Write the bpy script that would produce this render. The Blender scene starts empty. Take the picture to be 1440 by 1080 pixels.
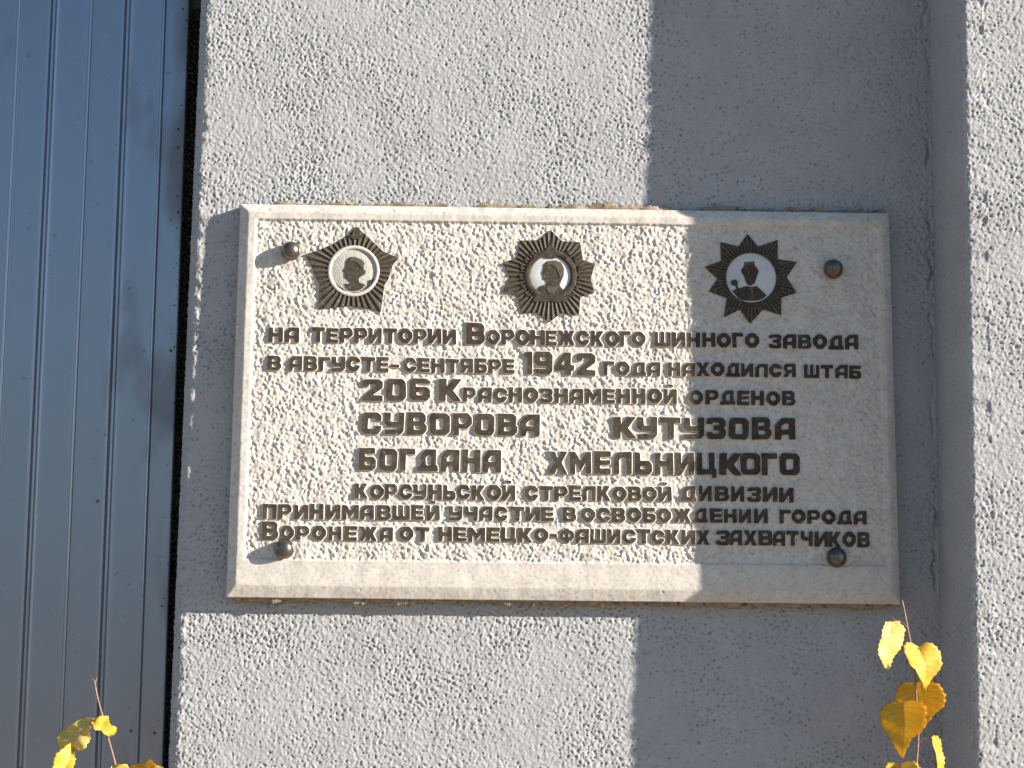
import bpy, math, random
import numpy as np
from mathutils import Vector, Matrix
random.seed(7)
SC = bpy.context.scene
COL = SC.collection

# ------------------------------------------------------------------ camera
FPX = 2100.0                       # focal length in pixels of the 1440 px wide photograph
TH, RO = math.radians(6.2), math.radians(0.65)
CP = np.array([0.0, -2.26, 1.62])
_F = np.array([0, math.cos(TH), math.sin(TH)])
_U0 = np.array([0, -math.sin(TH), math.cos(TH)]); _R0 = np.array([1.0, 0, 0])
_R = math.cos(RO) * _R0 + math.sin(RO) * _U0
_U = -math.sin(RO) * _R0 + math.cos(RO) * _U0
cam = bpy.data.cameras.new('camera')
cam.sensor_width = 36.0; cam.lens = 36.0 * FPX / 1440.0
cam.clip_start = 0.05; cam.clip_end = 2000
camo = bpy.data.objects.new('camera', cam); COL.objects.link(camo)
M = Matrix(((_R[0], _U[0], -_F[0], CP[0]), (_R[1], _U[1], -_F[1], CP[1]), (_R[2], _U[2], -_F[2], CP[2]), (0, 0, 0, 1)))
camo.matrix_world = M
SC.camera = camo

# ------------------------------------------------------------------ sky, sun, exposure
KX, KZ = 2.9, 1.0                  # towards the sun: (KX, -1, KZ)
SUN = Vector((KX, -1.0, KZ)).normalized()
EL = math.asin(SUN.z); AZ = math.atan2(SUN.x, SUN.y)
w = bpy.data.worlds.new('World'); SC.world = w; w.use_nodes = True
nt = w.node_tree; bg = nt.nodes['Background']
sky = nt.nodes.new('ShaderNodeTexSky'); sky.sky_type = 'NISHITA'; sky.sun_disc = False
sky.sun_elevation = EL; sky.sun_rotation = AZ
sky.air_density = 1.0; sky.dust_density = 0.15; sky.ozone_density = 3.5
nt.links.new(sky.outputs[0], bg.inputs[0]); bg.inputs[1].default_value = 0.073
sl = bpy.data.lights.new('sun', 'SUN'); sl.energy = 5.0; sl.angle = math.radians(0.53); sl.color = (1.0, 0.93, 0.82)
so = bpy.data.objects.new('sun', sl); COL.objects.link(so); so.location = (3, -3, 5)
so.rotation_euler = SUN.to_track_quat('Z', 'Y').to_euler()
SC.view_settings.view_transform = 'Standard'; SC.view_settings.look = 'None'
SC.view_settings.exposure = 1.30; SC.view_settings.gamma = 1.0
SC.view_settings.use_curve_mapping = False
SC.render.engine = 'CYCLES'

# ------------------------------------------------------------------ helpers
def back(px, py, Y):
    """photo pixel (1440 x 1080) -> world point in the vertical plane y = Y"""
    d = _F + _R * (px - 720) / FPX - _U * (py - 540) / FPX
    return CP + d * ((Y - CP[1]) / d[1])

def bnoise(n, m, step, lam, width=0.35, seed=0, rot=0.0, stretch=1.0):
    """band limited noise, n x m samples of `step` metres, wavelength `lam` metres, unit deviation"""
    rng = np.random.default_rng(seed)
    a = rng.standard_normal((n, m)).astype(np.float32)
    F = np.fft.rfft2(a)
    fx = np.fft.fftfreq(n, step)[:, None]; fy = np.fft.rfftfreq(m, step)[None, :]
    c, s = math.cos(rot), math.sin(rot)
    fa = (fx * c + fy * s) * stretch; fb = -fx * s + fy * c
    fr = np.sqrt(fa * fa + fb * fb) + 1e-6
    F *= np.exp(-(np.log(fr * lam) ** 2) / (2 * width * width)) / fr
    r = np.fft.irfft2(F, s=(n, m))
    return ((r - r.mean()) / r.std()).astype(np.float32)

def sample(N, i, j):
    """bilinear lookup with wrap"""
    n, m = N.shape
    i = np.mod(i, n - 1); j = np.mod(j, m - 1)
    i0 = np.floor(i).astype(int); j0 = np.floor(j).astype(int); fi = i - i0; fj = j - j0
    return (N[i0, j0] * (1 - fi) * (1 - fj) + N[i0 + 1, j0] * fi * (1 - fj) + N[i0, j0 + 1] * (1 - fi) * fj + N[i0 + 1, j0 + 1] * fi * fj)

def grid_mesh(name, P, keep=None, smooth=True, flip=False):
    """P: (n, m, 3) points -> quads"""
    n, m = P.shape[:2]
    idx = np.arange(n * m).reshape(n, m)
    a, b, c, d = idx[:-1, :-1], idx[1:, :-1], idx[1:, 1:], idx[:-1, 1:]
    q = np.stack([a, b, c, d] if not flip else [a, d, c, b], -1).reshape(-1, 4)
    if keep is not None: q = q[keep.reshape(-1)]
    used = np.unique(q); remap = np.full(n * m, -1, np.int64); remap[used] = np.arange(len(used))
    V = P.reshape(-1, 3)[used]; q = remap[q]
    me = bpy.data.meshes.new(name)
    me.vertices.add(len(V)); me.vertices.foreach_set('co', V.astype(np.float32).ravel())
    me.loops.add(len(q) * 4); me.loops.foreach_set('vertex_index', q.astype(np.int32).ravel())
    me.polygons.add(len(q)); me.polygons.foreach_set('loop_start', np.arange(0, len(q) * 4, 4, dtype=np.int32))
    me.polygons.foreach_set('use_smooth', np.full(len(q), smooth, dtype=bool))
    me.update(calc_edges=True); me.validate()
    return me

def add(name, me, mats, parent=None, loc=(0, 0, 0)):
    o = bpy.data.objects.new(name, me); COL.objects.link(o)
    if not isinstance(mats, (list, tuple)): mats = [mats]
    if len(me.materials) == 0:
        for m_ in mats: me.materials.append(m_)
    o.location = loc
    if parent is not None: o.parent = parent
    return o

def thing(name, label, cat, loc=(0, 0, 0), rot=(0, 0, 0), group=None):
    o = bpy.data.objects.new(name, None); COL.objects.link(o); o.empty_display_size = .05
    o.location = loc; o.rotation_euler = rot; o['label'] = label; o['category'] = cat
    if group: o['group'] = group
    return o

def pyd(name, vs, fs, smooth=False):
    me = bpy.data.meshes.new(name); me.from_pydata([tuple(map(float, v)) for v in vs], [], fs); me.update()
    if smooth:
        me.polygons.foreach_set('use_smooth', np.ones(len(me.polygons), dtype=bool))
    return me

def tube_mesh(name, pts, rad, seg=8):
    vs, fs = [], []
    pts = [Vector(p) for p in pts]
    n = len(pts)
    for i, p in enumerate(pts):
        t = (pts[min(i + 1, n - 1)] - pts[max(i - 1, 0)]).normalized()
        a = t.cross(Vector((0, 1, 0.01))).normalized(); b = t.cross(a).normalized()
        r = rad[i] if isinstance(rad, (list, tuple)) else rad
        for k in range(seg):
            an = 2 * math.pi * k / seg
            vs.append(p + (a * math.cos(an) + b * math.sin(an)) * r)
    for i in range(n - 1):
        for k in range(seg):
            k2 = (k + 1) % seg
            fs.append((i * seg + k, i * seg + k2, (i + 1) * seg + k2, (i + 1) * seg + k))
    fs.append(tuple(range(seg))[::-1]); fs.append(tuple((n - 1) * seg + k for k in range(seg)))
    return pyd(name, vs, fs, True)

def lathe_mesh(name, prof, seg=40):
    """prof: (radius, forward) pairs, forward = towards -Y"""
    vs, fs = [], []
    for r, h in prof:
        for k in range(seg):
            an = 2 * math.pi * k / seg
            vs.append((r * math.cos(an), -h, r * math.sin(an)))
    for i in range(len(prof) - 1):
        for k in range(seg):
            k2 = (k + 1) % seg
            fs.append((i * seg + k, i * seg + k2, (i + 1) * seg + k2, (i + 1) * seg + k))
    return pyd(name, vs, fs, True)

# ------------------------------------------------------------------ materials
def mat(name, base, rough=.85, metal=0.0, spec=.3, var=None, vscale=30, bump=None, spots=None, detail=6):
    """base colour with a noise tint towards `var`, fine bump, optional dark spots"""
    m = bpy.data.materials.new(name); m.use_nodes = True
    t = m.node_tree; b = t.nodes['Principled BSDF']
    b.inputs['Base Color'].default_value = (*base, 1); b.inputs['Roughness'].default_value = rough
    b.inputs['Metallic'].default_value = metal; b.inputs['Specular IOR Level'].default_value = spec
    geo = t.nodes.new('ShaderNodeNewGeometry'); L = t.links.new
    out = None
    if var:
        n = t.nodes.new('ShaderNodeTexNoise'); n.inputs['Scale'].default_value = vscale; n.inputs['Detail'].default_value = detail
        n.inputs['Roughness'].default_value = .62
        L(geo.outputs['Position'], n.inputs['Vector'])
        r = t.nodes.new('ShaderNodeValToRGB'); r.color_ramp.elements[0].position = .36; r.color_ramp.elements[1].position = .66
        r.color_ramp.elements[0].color = (*base, 1); r.color_ramp.elements[1].color = (*var, 1)
        L(n.outputs['Fac'], r.inputs['Fac']); out = r.outputs['Color']
    for sp in (spots or []):
        col, sc, lo, hi, amt = sp
        n = t.nodes.new('ShaderNodeTexNoise'); n.inputs['Scale'].default_value = sc; n.inputs['Detail'].default_value = 4
        L(geo.outputs['Position'], n.inputs['Vector'])
        mr = t.nodes.new('ShaderNodeMapRange'); mr.inputs[1].default_value = lo; mr.inputs[2].default_value = hi; mr.inputs[4].default_value = amt
        L(n.outputs['Fac'], mr.inputs[0])
        mx = t.nodes.new('ShaderNodeMix'); mx.data_type = 'RGBA'
        L(mr.outputs[0], mx.inputs[0])
        if out: L(out, mx.inputs[6])
        else: mx.inputs[6].default_value = (*base, 1)
        mx.inputs[7].default_value = (*col, 1); out = mx.outputs[2]
    if out: L(out, b.inputs['Base Color'])
    if bump:
        sc, st, dist = bump
        n = t.nodes.new('ShaderNodeTexNoise'); n.inputs['Scale'].default_value = sc; n.inputs['Detail'].default_value = 5
        L(geo.outputs['Position'], n.inputs['Vector'])
        bp = t.nodes.new('ShaderNodeBump'); bp.inputs['Strength'].default_value = st; bp.inputs['Distance'].default_value = dist
        L(n.outputs['Fac'], bp.inputs['Height']); L(bp.outputs[0], b.inputs['Normal'])
    return m

MS = {}
MS['stucco'] = mat('grey stucco', (.355, .352, .355), .95, 0, .15, (.395, .392, .392), 14, (900, .35, .0004),
                   [((.11, .11, .11), 230, .645, .69, .8), ((.29, .28, .265), 5, .55, .8, .5), ((.46, .455, .44), 60, .62, .75, .6)])
MS['stone'] = mat('cream cast stone', (.54, .49, .43), .85, 0, .15, (.61, .565, .51), 34, (700, .4, .0005),
                  [((.37, .325, .275), 190, .52, .66, .6), ((.43, .375, .31), 90, .55, .68, .4), ((.64, .61, .57), 85, .56, .70, .5), ((.47, .44, .40), 38, .60, .72, .6), ((.50, .40, .26), 14, .66, .76, .45), ((.30, .28, .25), 210, .72, .76, .7)])
MS['medal'] = mat('rough cast medallion', (.42, .40, .34), .85, 0, .2, (.55, .53, .46), 160, (420, 1.0, .0012))
MS['white'] = mat('white enamel', (.60, .59, .57), .7, 0, .25, (.50, .50, .50), 60)
MS['paint'] = mat('dark brown bronze paint', (.046, .037, .028), .75, 0.0, .12, (.082, .067, .049), 120, (600, .5, .0004),
                  [((.035, .024, .024), 45, .55, .68, .7), ((.26, .22, .17), 260, .62, .70, .6)])
MS['paint_b'] = mat('dark aubergine paint', (.042, .031, .028), .75, 0.0, .12, (.070, .053, .044), 140, (600, .5, .0004),
                  [((.26, .22, .17), 260, .64, .72, .5)])
MS['relief_light'] = mat('dark paint with relief light painted in', (.125, .10, .075), .6, 0, .3, (.075, .06, .045), 160)  # lighter tone paints in light on ray crests, reused on raised details
MS['bolt'] = mat('weathered steel', (.19, .17, .145), .36, .85, .5, (.10, .085, .07), 160, (500, .3, .0003), [((.16, .07, .03), 190, .60, .7, .7)])
MS['mortar'] = mat('tan mortar', (.34, .265, .18), .95, 0, .1, (.20, .155, .11), 90, (500, .8, .001), [((.04, .03, .025), 150, .60, .66, .85)])
MS['gap'] = mat('black bitumen filler', (.04, .038, .036), .9, 0, .1, (.09, .08, .07), 90, (300, 1, .003))
MS['bark'] = mat('reddish twig bark', (.20, .105, .075), .6, 0, .3, (.33, .22, .16), 150, (500, .4, .0004))
MS['ground'] = mat('dusty paving ground', (.37, .275, .185), .95, 0, .1, (.43, .33, .23), .6, (30, .5, .01))

def door_mat():
    m = bpy.data.materials.new('galvanised painted sheet'); m.use_nodes = True
    t = m.node_tree; b = t.nodes['Principled BSDF']; L = t.links.new
    geo = t.nodes.new('ShaderNodeNewGeometry')
    mp = t.nodes.new('ShaderNodeMapping'); L(geo.outputs['Position'], mp.inputs[0]); mp.inputs['Scale'].default_value = (1, 1, .45)
    n = t.nodes.new('ShaderNodeTexNoise'); n.inputs['Scale'].default_value = 9; n.inputs['Detail'].default_value = 5; L(mp.outputs[0], n.inputs[0])
    # dirt gathers towards the hinge side
    sx = t.nodes.new('ShaderNodeSeparateXYZ'); L(geo.outputs['Position'], sx.inputs[0])
    mx = t.nodes.new('ShaderNodeMapRange'); mx.inputs[1].default_value = -.66; mx.inputs[2].default_value = -.54
    mx.inputs[3].default_value = -.17; mx.inputs[4].default_value = .07; L(sx.outputs[0], mx.inputs[0])
    ad = t.nodes.new('ShaderNodeMath'); ad.operation = 'ADD'; L(n.outputs['Fac'], ad.inputs[0]); L(mx.outputs[0], ad.inputs[1])
    r = t.nodes.new('ShaderNodeMapRange'); r.inputs[1].default_value = .47; r.inputs[2].default_value = .62; L(ad.outputs[0], r.inputs[0])
    c = t.nodes.new('ShaderNodeMix'); c.data_type = 'RGBA'; L(r.outputs[0], c.inputs[0])
    c.inputs[6].default_value = (.315, .34, .395, 1); c.inputs[7].default_value = (.215, .215, .225, 1)
    n2 = t.nodes.new('ShaderNodeTexNoise'); n2.inputs['Scale'].default_value = 70; n2.inputs['Detail'].default_value = 3; L(geo.outputs['Position'], n2.inputs[0])
    r2 = t.nodes.new('ShaderNodeMapRange'); r2.inputs[1].default_value = .70; r2.inputs[2].default_value = .76; r2.inputs[4].default_value = .5; L(n2.outputs['Fac'], r2.inputs[0])
    c2 = t.nodes.new('ShaderNodeMix'); c2.data_type = 'RGBA'; L(r2.outputs[0], c2.inputs[0]); L(c.outputs[2], c2.inputs[6]); c2.inputs[7].default_value = (.10, .10, .11, 1)
    L(c2.outputs[2], b.inputs['Base Color'])
    rr = t.nodes.new('ShaderNodeMapRange'); rr.inputs[3].default_value = .36; rr.inputs[4].default_value = .5; L(r.outputs[0], rr.inputs[0]); L(rr.outputs[0], b.inputs['Roughness'])
    b.inputs['Metallic'].default_value = .88
    mp3 = t.nodes.new('ShaderNodeMapping'); L(geo.outputs['Position'], mp3.inputs[0]); mp3.inputs['Scale'].default_value = (1, 1, 2.5)
    n3 = t.nodes.new('ShaderNodeTexNoise'); n3.inputs['Scale'].default_value = 40; n3.inputs['Detail'].default_value = 4; L(mp3.outputs[0], n3.inputs[0])
    bp = t.nodes.new('ShaderNodeBump'); bp.inputs['Strength'].default_value = .25; bp.inputs['Distance'].default_value = .001
    L(n3.outputs['Fac'], bp.inputs['Height']); L(bp.outputs[0], b.inputs['Normal'])
    return m
MS['door'] = door_mat()

def leaf_mat(name, c1, c2, tl):
    """u = across (0..1, midrib .5), v = along; veins from the leaf's own uv"""
    m = bpy.data.materials.new(name); m.use_nodes = True
    t = m.node_tree; L = t.links.new
    for n_ in list(t.nodes): t.nodes.remove(n_)
    out = t.nodes.new('ShaderNodeOutputMaterial')
    uv = t.nodes.new('ShaderNodeUVMap'); sp = t.nodes.new('ShaderNodeSeparateXYZ'); L(uv.outputs[0], sp.inputs[0])
    def math_(op, a, b_=None):
        n = t.nodes.new('ShaderNodeMath'); n.operation = op
        for i, v in enumerate((a, b_)):
            if v is None: continue
            if isinstance(v, (int, float)): n.inputs[i].default_value = v
            else: L(v, n.inputs[i])
        return n.outputs[0]
    au = math_('ABSOLUTE', math_('SUBTRACT', sp.outputs[0], .5))
    k = math_('SUBTRACT', math_('MULTIPLY', sp.outputs[1], 9.0), math_('MULTIPLY', au, 5.0))
    fr = math_('ABSOLUTE', math_('SUBTRACT', math_('FRACT', k), .5))
    vein = math_('LESS_THAN', fr, .05)
    mid = math_('LESS_THAN', au, .018)
    vv = math_('MAXIMUM', vein, mid)
    geo = t.nodes.new('ShaderNodeNewGeometry')
    n = t.nodes.new('ShaderNodeTexNoise'); n.inputs['Scale'].default_value = 90; n.inputs['Detail'].default_value = 5; L(geo.outputs['Position'], n.inputs[0])
    mr = t.nodes.new('ShaderNodeMapRange'); mr.inputs[1].default_value = .35; mr.inputs[2].default_value = .7; L(n.outputs['Fac'], mr.inputs[0])
    c = t.nodes.new('ShaderNodeMix'); c.data_type = 'RGBA'; L(mr.outputs[0], c.inputs[0]); c.inputs[6].default_value = (*c1, 1); c.inputs[7].default_value = (*c2, 1)
    edge = t.nodes.new('ShaderNodeMapRange'); edge.inputs[1].default_value = .46; edge.inputs[2].default_value = .5; edge.inputs[4].default_value = .45; L(au, edge.inputs[0])
    ce = t.nodes.new('ShaderNodeMix'); ce.data_type = 'RGBA'; L(edge.outputs[0], ce.inputs[0]); L(c.outputs[2], ce.inputs[6]); ce.inputs[7].default_value = (.30, .13, .03, 1)
    cv = t.nodes.new('ShaderNodeMix'); cv.data_type = 'RGBA'; L(math_('MULTIPLY', vv, .45), cv.inputs[0]); L(ce.outputs[2], cv.inputs[6]); cv.inputs[7].default_value = (c1[0] * .62, c1[1] * .55, c1[2] * .6, 1)
    n2 = t.nodes.new('ShaderNodeTexNoise'); n2.inputs['Scale'].default_value = 330; n2.inputs['Detail'].default_value = 1; L(geo.outputs['Position'], n2.inputs[0])
    ms = t.nodes.new('ShaderNodeMapRange'); ms.inputs[1].default_value = .72; ms.inputs[2].default_value = .77; ms.inputs[4].default_value = .8; L(n2.outputs['Fac'], ms.inputs[0])
    cs = t.nodes.new('ShaderNodeMix'); cs.data_type = 'RGBA'; L(ms.outputs[0], cs.inputs[0]); L(cv.outputs[2], cs.inputs[6]); cs.inputs[7].default_value = (.14, .06, .02, 1)
    b = t.nodes.new('ShaderNodeBsdfPrincipled'); b.inputs['Roughness'].default_value = .5; b.inputs['Specular IOR Level'].default_value = .35
    tr = t.nodes.new('ShaderNodeBsdfTranslucent'); L(cs.outputs[2], b.inputs['Base Color']); L(cs.outputs[2], tr.inputs[0])
    bp = t.nodes.new('ShaderNodeBump'); bp.inputs['Strength'].default_value = .5; bp.inputs['Distance'].default_value = .0008; L(vv, bp.inputs['Height']); L(bp.outputs[0], b.inputs['Normal'])
    mi = t.nodes.new('ShaderNodeMixShader'); mi.inputs[0].default_value = tl; L(b.outputs[0], mi.inputs[1]); L(tr.outputs[0], mi.inputs[2])
    L(mi.outputs[0], out.inputs['Surface'])
    return m
MS['leaf'] = leaf_mat('yellow autumn leaf', (.80, .50, .035), (.72, .56, .10), .42)
MS['leaf_pale'] = leaf_mat('pale yellow autumn leaf', (.78, .60, .14), (.80, .66, .25), .40)
MS['leaf_deep'] = leaf_mat('deep golden leaf', (.86, .53, .03), (.84, .60, .07), .5)

# ------------------------------------------------------------------ ground
g = bpy.data.meshes.new('ground')
g.from_pydata([(-400, -400, 0), (400, -400, 0), (400, 60, 0), (-400, 60, 0)], [], [(0, 1, 2, 3)])
MS['asphalt'] = mat('dark asphalt', (.045, .045, .047), .9, 0, .2, (.065, .063, .06), 3, (60, .5, .004))
go = add('ground', g, MS['asphalt']); go['kind'] = 'structure'; go['label'] = 'dark asphalt ground beyond the pavement'
pv = pyd('pavement', [(-30, -5.5, -.1), (30, -5.5, -.1), (30, -5.5, .12), (-30, -5.5, .12), (30, .2, .12), (-30, .2, .12)], [(0, 1, 2, 3), (3, 2, 4, 5)])
pvo = add('pavement', pv, MS['ground']); pvo['kind'] = 'structure'; pvo['label'] = 'dusty sunlit pavement along the wall'

# ------------------------------------------------------------------ building: stucco wall, pillar, sheet metal door
bld = thing('building', 'grey stucco building wall with projecting pillar and corrugated metal door', 'building')
ST = .00135
NZ = 1000
ZF = np.arange(1.262, 2.500, ST)
zs = np.concatenate([[0.0, .3, .6], np.arange(.80, 1.260, .0065), ZF, np.arange(2.505, 3.0, .0065), [3.1, 3.5, 4.0]])
nA = bnoise(1200, NZ, ST, .0080, .55, 1)
def grains(n, m, step, rmin, rmax, dens, seed):
    """thrown grit: overlapping round grains of random size and height, sharp valleys between them"""
    rng = np.random.default_rng(seed); N = int(n * m * dens)
    x = rng.uniform(0, n, N); y = rng.uniform(0, m, N); r = rng.uniform(rmin, rmax, N) / step
    h = rng.uniform(.35, 1.0, N); ax = rng.uniform(.75, 1.3, N)
    H = np.zeros((n, m)); R_ = int(math.ceil(rmax / step * 1.3)); ix = x.astype(int); iy = y.astype(int)
    for di in range(-R_, R_ + 1):
        for dj in range(-R_, R_ + 1):
            px_ = ix + di; py_ = iy + dj
            d2 = (((px_ - x) * ax) ** 2 + ((py_ - y) / ax) ** 2) / (r * r)
            v_ = h * (1 - d2); ok = v_ > 0
            np.maximum.at(H, (px_[ok] % n, py_[ok] % m), v_[ok])
    return (H - H.mean()).astype(np.float32)
nG1 = grains(1200, NZ, ST, .0012, .0027, .16, 61)
nB = bnoise(1200, NZ, ST, .0040, .35, 2)
nC = bnoise(1200, NZ, ST, .060, .5, 3)
nD = bnoise(1200, NZ, ST, .0070, .35, 4)
nM = bnoise(1200, NZ, ST, .20, .5, 6)
def stucco(S, Z, a=1.0):
    i = S / ST; j = Z / ST
    A = sample(nA, i, j); B = sample(nB, i, j); Cc = sample(nC, i, j); D = sample(nD, i, j)
    # grains thrown on the wall: flat crests, narrow valleys and a few deep pits
    m = sample(nM, i, j) * .5 + .9 * np.exp(-(np.abs(Z - 2.12) / .05) ** 2) + .7 * np.exp(-(np.abs(Z - 1.50) / .045) ** 2)
    t = np.clip((D - (1.48 - .38 * m)) / .42, 0, 1)
    rough = np.clip(.82 + .28 * m, .55, 1.5)
    G = sample(nG1, i, j)
    h = rough * (.00026 * A + .00016 * B + .00135 * G) - .0028 * t * t * (3 - 2 * t) + .00012 * Cc
    fine = np.clip((Z - .78) / .1, 0, 1) * np.clip((3.05 - Z) / .1, 0, 1)
    return h * a * fine

def sweep(name, prof, z, shear=None, amp=1.0, keepfn=None, extra=None, s0=0.0):
    """prof: dense list of (x, y) from left to right seen from above; displaced along the outward normal"""
    p = np.array(prof); d = np.gradient(p, axis=0); d /= np.linalg.norm(d, axis=1)[:, None]
    nrm = np.stack([d[:, 1], -d[:, 0]], 1)
    s = np.concatenate([[0], np.cumsum(np.linalg.norm(np.diff(p, axis=0), axis=1))]) + s0
    S, Z = np.meshgrid(s, z, indexing='ij')
    H = stucco(S, Z, amp)
    if extra is not None: H = H + extra(p[:, 0][:, None] + 0 * Z, p[:, 1][:, None] + 0 * Z, Z)
    X = p[:, 0][:, None] + nrm[:, 0][:, None] * H; Y = p[:, 1][:, None] + nrm[:, 1][:, None] * H
    if shear is not None: dx, dy = shear(p[:, 0][:, None] + 0 * Z, p[:, 1][:, None] + 0 * Z, Z); X = X + dx; Y = Y + dy
    P = np.stack([X, Y, Z], -1)
    keep = None
    if keepfn is not None:
        xc = .25 * (X[:-1, :-1] + X[1:, :-1] + X[1:, 1:] + X[:-1, 1:]); zc = .25 * (Z[:-1, :-1] + Z[1:, :-1] + Z[1:, 1:] + Z[:-1, 1:])
        yc = p[:-1, 1][:, None] + 0 * xc
        keep = keepfn(xc, yc, zc)
    return grid_mesh(name, P, keep, flip=False)

def seg(a, b, step=ST):
    n = max(2, int(math.dist(a, b) / step)); return [(a[0] + (b[0] - a[0]) * k / n, a[1] + (b[1] - a[1]) * k / n) for k in range(n)]
def arc(c, r, a0, a1, step=ST):
    n = max(3, int(abs(a1 - a0) * r / step)); return [(c[0] + r * math.cos(a0 + (a1 - a0) * k / n), c[1] + r * math.sin(a0 + (a1 - a0) * k / n)) for k in range(n)]
XL, XR = -.4895, .6458
YL = .15
# wall: reveal, worn chamfered arris, face, inner corner
prof = seg((XL - .012, YL), (XL - .012, .016), .006) + seg((XL - .012, .016), (XL - .009, .009)) + seg((XL - .009, .009), (XL + .001, .0012)) + seg((XL + .001, .0012), (XL + .006, 0)) + seg((XL + .006, 0), (XR, 0)) + [(XR, 0)]
def wshear(X, Y, Z):
    t = np.clip((X - XL) / (XR - XL), 0, 1)
    return (Z - 1.868) * (.0077 * (1 - t) + .0027 * t), 0 * X
edgeN = bnoise(64, NZ, ST, .030, .5, 9)
def wextra(X, Y, Z):
    j = Z / ST
    cx = XR - .006 + .0028 * np.clip(sample(edgeN, 33 + 0 * Z, j * .6), -1.6, 1.6)
    near = np.exp(-((cx - X) / .0026) ** 2)
    crack = -.0050 * near * np.clip(.35 + .5 * sample(edgeN, 5 + 0 * Z, j * .37), 0, 2)
    ch = np.exp(-((X - (XL + .002)) / .006) ** 2) * .0011 * sample(edgeN, 20 + 0 * Z, j)
    # trowelled ring of smoother plaster where the plaque was bedded in
    return (crack + ch) * ((Z > 1.26) & (Z < 2.5))
def wamp(X, Z): return 1
hide = lambda x, y, z: ~((x > -.395) & (x < .553) & (z > 1.565) & (z < 2.10))
wall = add('wall', sweep('wall', prof, zs, wshear, 1.0, hide, wextra), MS['stucco'], bld)
# pillar: return face, rounded arris, front face; leans a few mm
DP = .159
r_ = .007
prof = seg((XR, .01), (XR, -.000)) + seg((XR, 0), (XR + .001, -DP + r_)) + arc((XR + .001 + r_, -DP + r_), r_, math.pi, 1.5 * math.pi) + seg((XR + .001 + r_, -DP), (XR + .125, -DP)) + seg((XR + .125, -DP), (XR + .52, -DP), .0065) + [(XR + .52, -DP), (XR + .52, .1)]
def pshear(X, Y, Z):
    f = np.clip(-Y / DP, 0, 1)
    return (Z - 1.868) * .0027 - f * (1.868 - Z) * .003 + .0005 * f, (Z - 1.868) * .006 * f
def pextra(X, Y, Z):
    j = Z / ST; f = (Y < -DP + .02) & (X < XR + .03)
    return f * .0007 * sample(edgeN, 40 + 0 * Z, j)
pil = add('pillar', sweep('pillar', prof, zs, pshear, 1.0, None, pextra, s0=1.3), MS['stucco'], bld)
# above and behind: closed back so that the wall is a body
bk = pyd('wall_core', [(XL, YL, 0), (XR + .5, YL, 0), (XR + .5, YL, 4), (XL, YL, 4), (XL, .0, 4), (XR + .5, .0, 4)], [(0, 1, 2, 3), (3, 2, 5, 4)])
add('wall_back', bk, MS['stucco'], bld)
bk = pyd('lintel', [(XL - 2.6, -.0, 3.3), (XL - .011, -.0, 3.3), (XL - .011, -.0, 4), (XL - 2.6, -.0, 4), (XL - 2.6, .15, 3.3), (XL - .011, .15, 3.3), (XL - .011, .15, 4), (XL - 2.6, .15, 4)],
         [(0, 1, 2, 3), (4, 5, 1, 0), (3, 2, 6, 7), (1, 5, 6, 2), (4, 0, 3, 7)])
add('lintel', bk, MS['stucco'], bld)

# door: vertical sheet strips with folded grooves
YD = .135
def dx_(px): return back(px, 540, YD)[0]
grooves = [(-108, 0), (-55, 1), (2, 0), (52, 1), (106.5, 0), (159, 1), (212, 0)]
xe = dx_(247.5)
door = thing('metal_door', '', ''); del door['label']; del door['category']; door.parent = bld
gx = [(dx_(p), k) for p, k in grooves]
xx = gx[0][0]
step = gx[2][0] - gx[0][0]
for i in range(8):
    gx.insert(0, (gx[1][0] - step, gx[1][1]))
def panel_section(x0, k0, x1, k1):
    """cross-section from the middle of one groove to the middle of the next"""
    out = []
    def half(x, k, sgn):
        if k == 1:   # deep folded seam
            pts = [(0, .0050), (.0022, .0050), (.0030, .0036), (.0040, .0010), (.0048, -.0008), (.0058, -.0017), (.0070, -.0013), (.0082, -.0003), (.0092, 0)]
        else:        # shallow rolled bead groove
            pts = [(0, -.0030), (.0011, -.0027), (.0021, -.0018), (.0029, -.0005), (.0034, .0003), (.0042, .0003), (.0055, 0)]
        return [(x + sgn * a, YD + b) for a, b in pts]
    out += half(x0, k0, 1)
    a, b = out[-1][0], half(x1, k1, -1)[-1][0]
    for t in (.15, .5, .85): out.append((a + (b - a) * t, YD + .0003 * math.sin(math.pi * t)))
    out += half(x1, k1, -1)[::-1]
    return out
zd = [0.02, .6, 1.2, 1.5, 1.8, 2.1, 2.4, 2.8, 3.28]
def panel(sec, last=False):
    P = np.array([[[x + (z - 1.868) * -.0010, y, z] for z in zd] for x, y in sec])
    return grid_mesh('panel', P)
for i in range(len(gx) - 1):
    a, b = gx[i], gx[i + 1]
    add('panel', panel(panel_section(a[0] + .00005, a[1], b[0] - .00005, b[1])), MS['door'], door)
a = gx[-1]
sec = panel_section(a[0] + .00005, a[1], xe + .02, 0)[:-5]
sec = [s for s in sec if s[0] < xe - .003] + [(xe - .0022, YD + .0002), (xe - .0006, YD + .001), (xe, YD + .003), (xe, YD + .03)]
add('panel', panel(sec), MS['door'], door)
for px, py in ((250, 207), (240, 493), (184, 1028), (217, 1031), (137, 705)):
    p = back(px, py, YD)
    me = lathe_mesh('screw', [(.0001, .0016), (.0008, .0016), (.0018, .0013), (.0024, .0006), (.0028, -.001)], 14)
    add('screw', me, MS['bolt'], door, (p[0], YD, p[2]))
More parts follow.
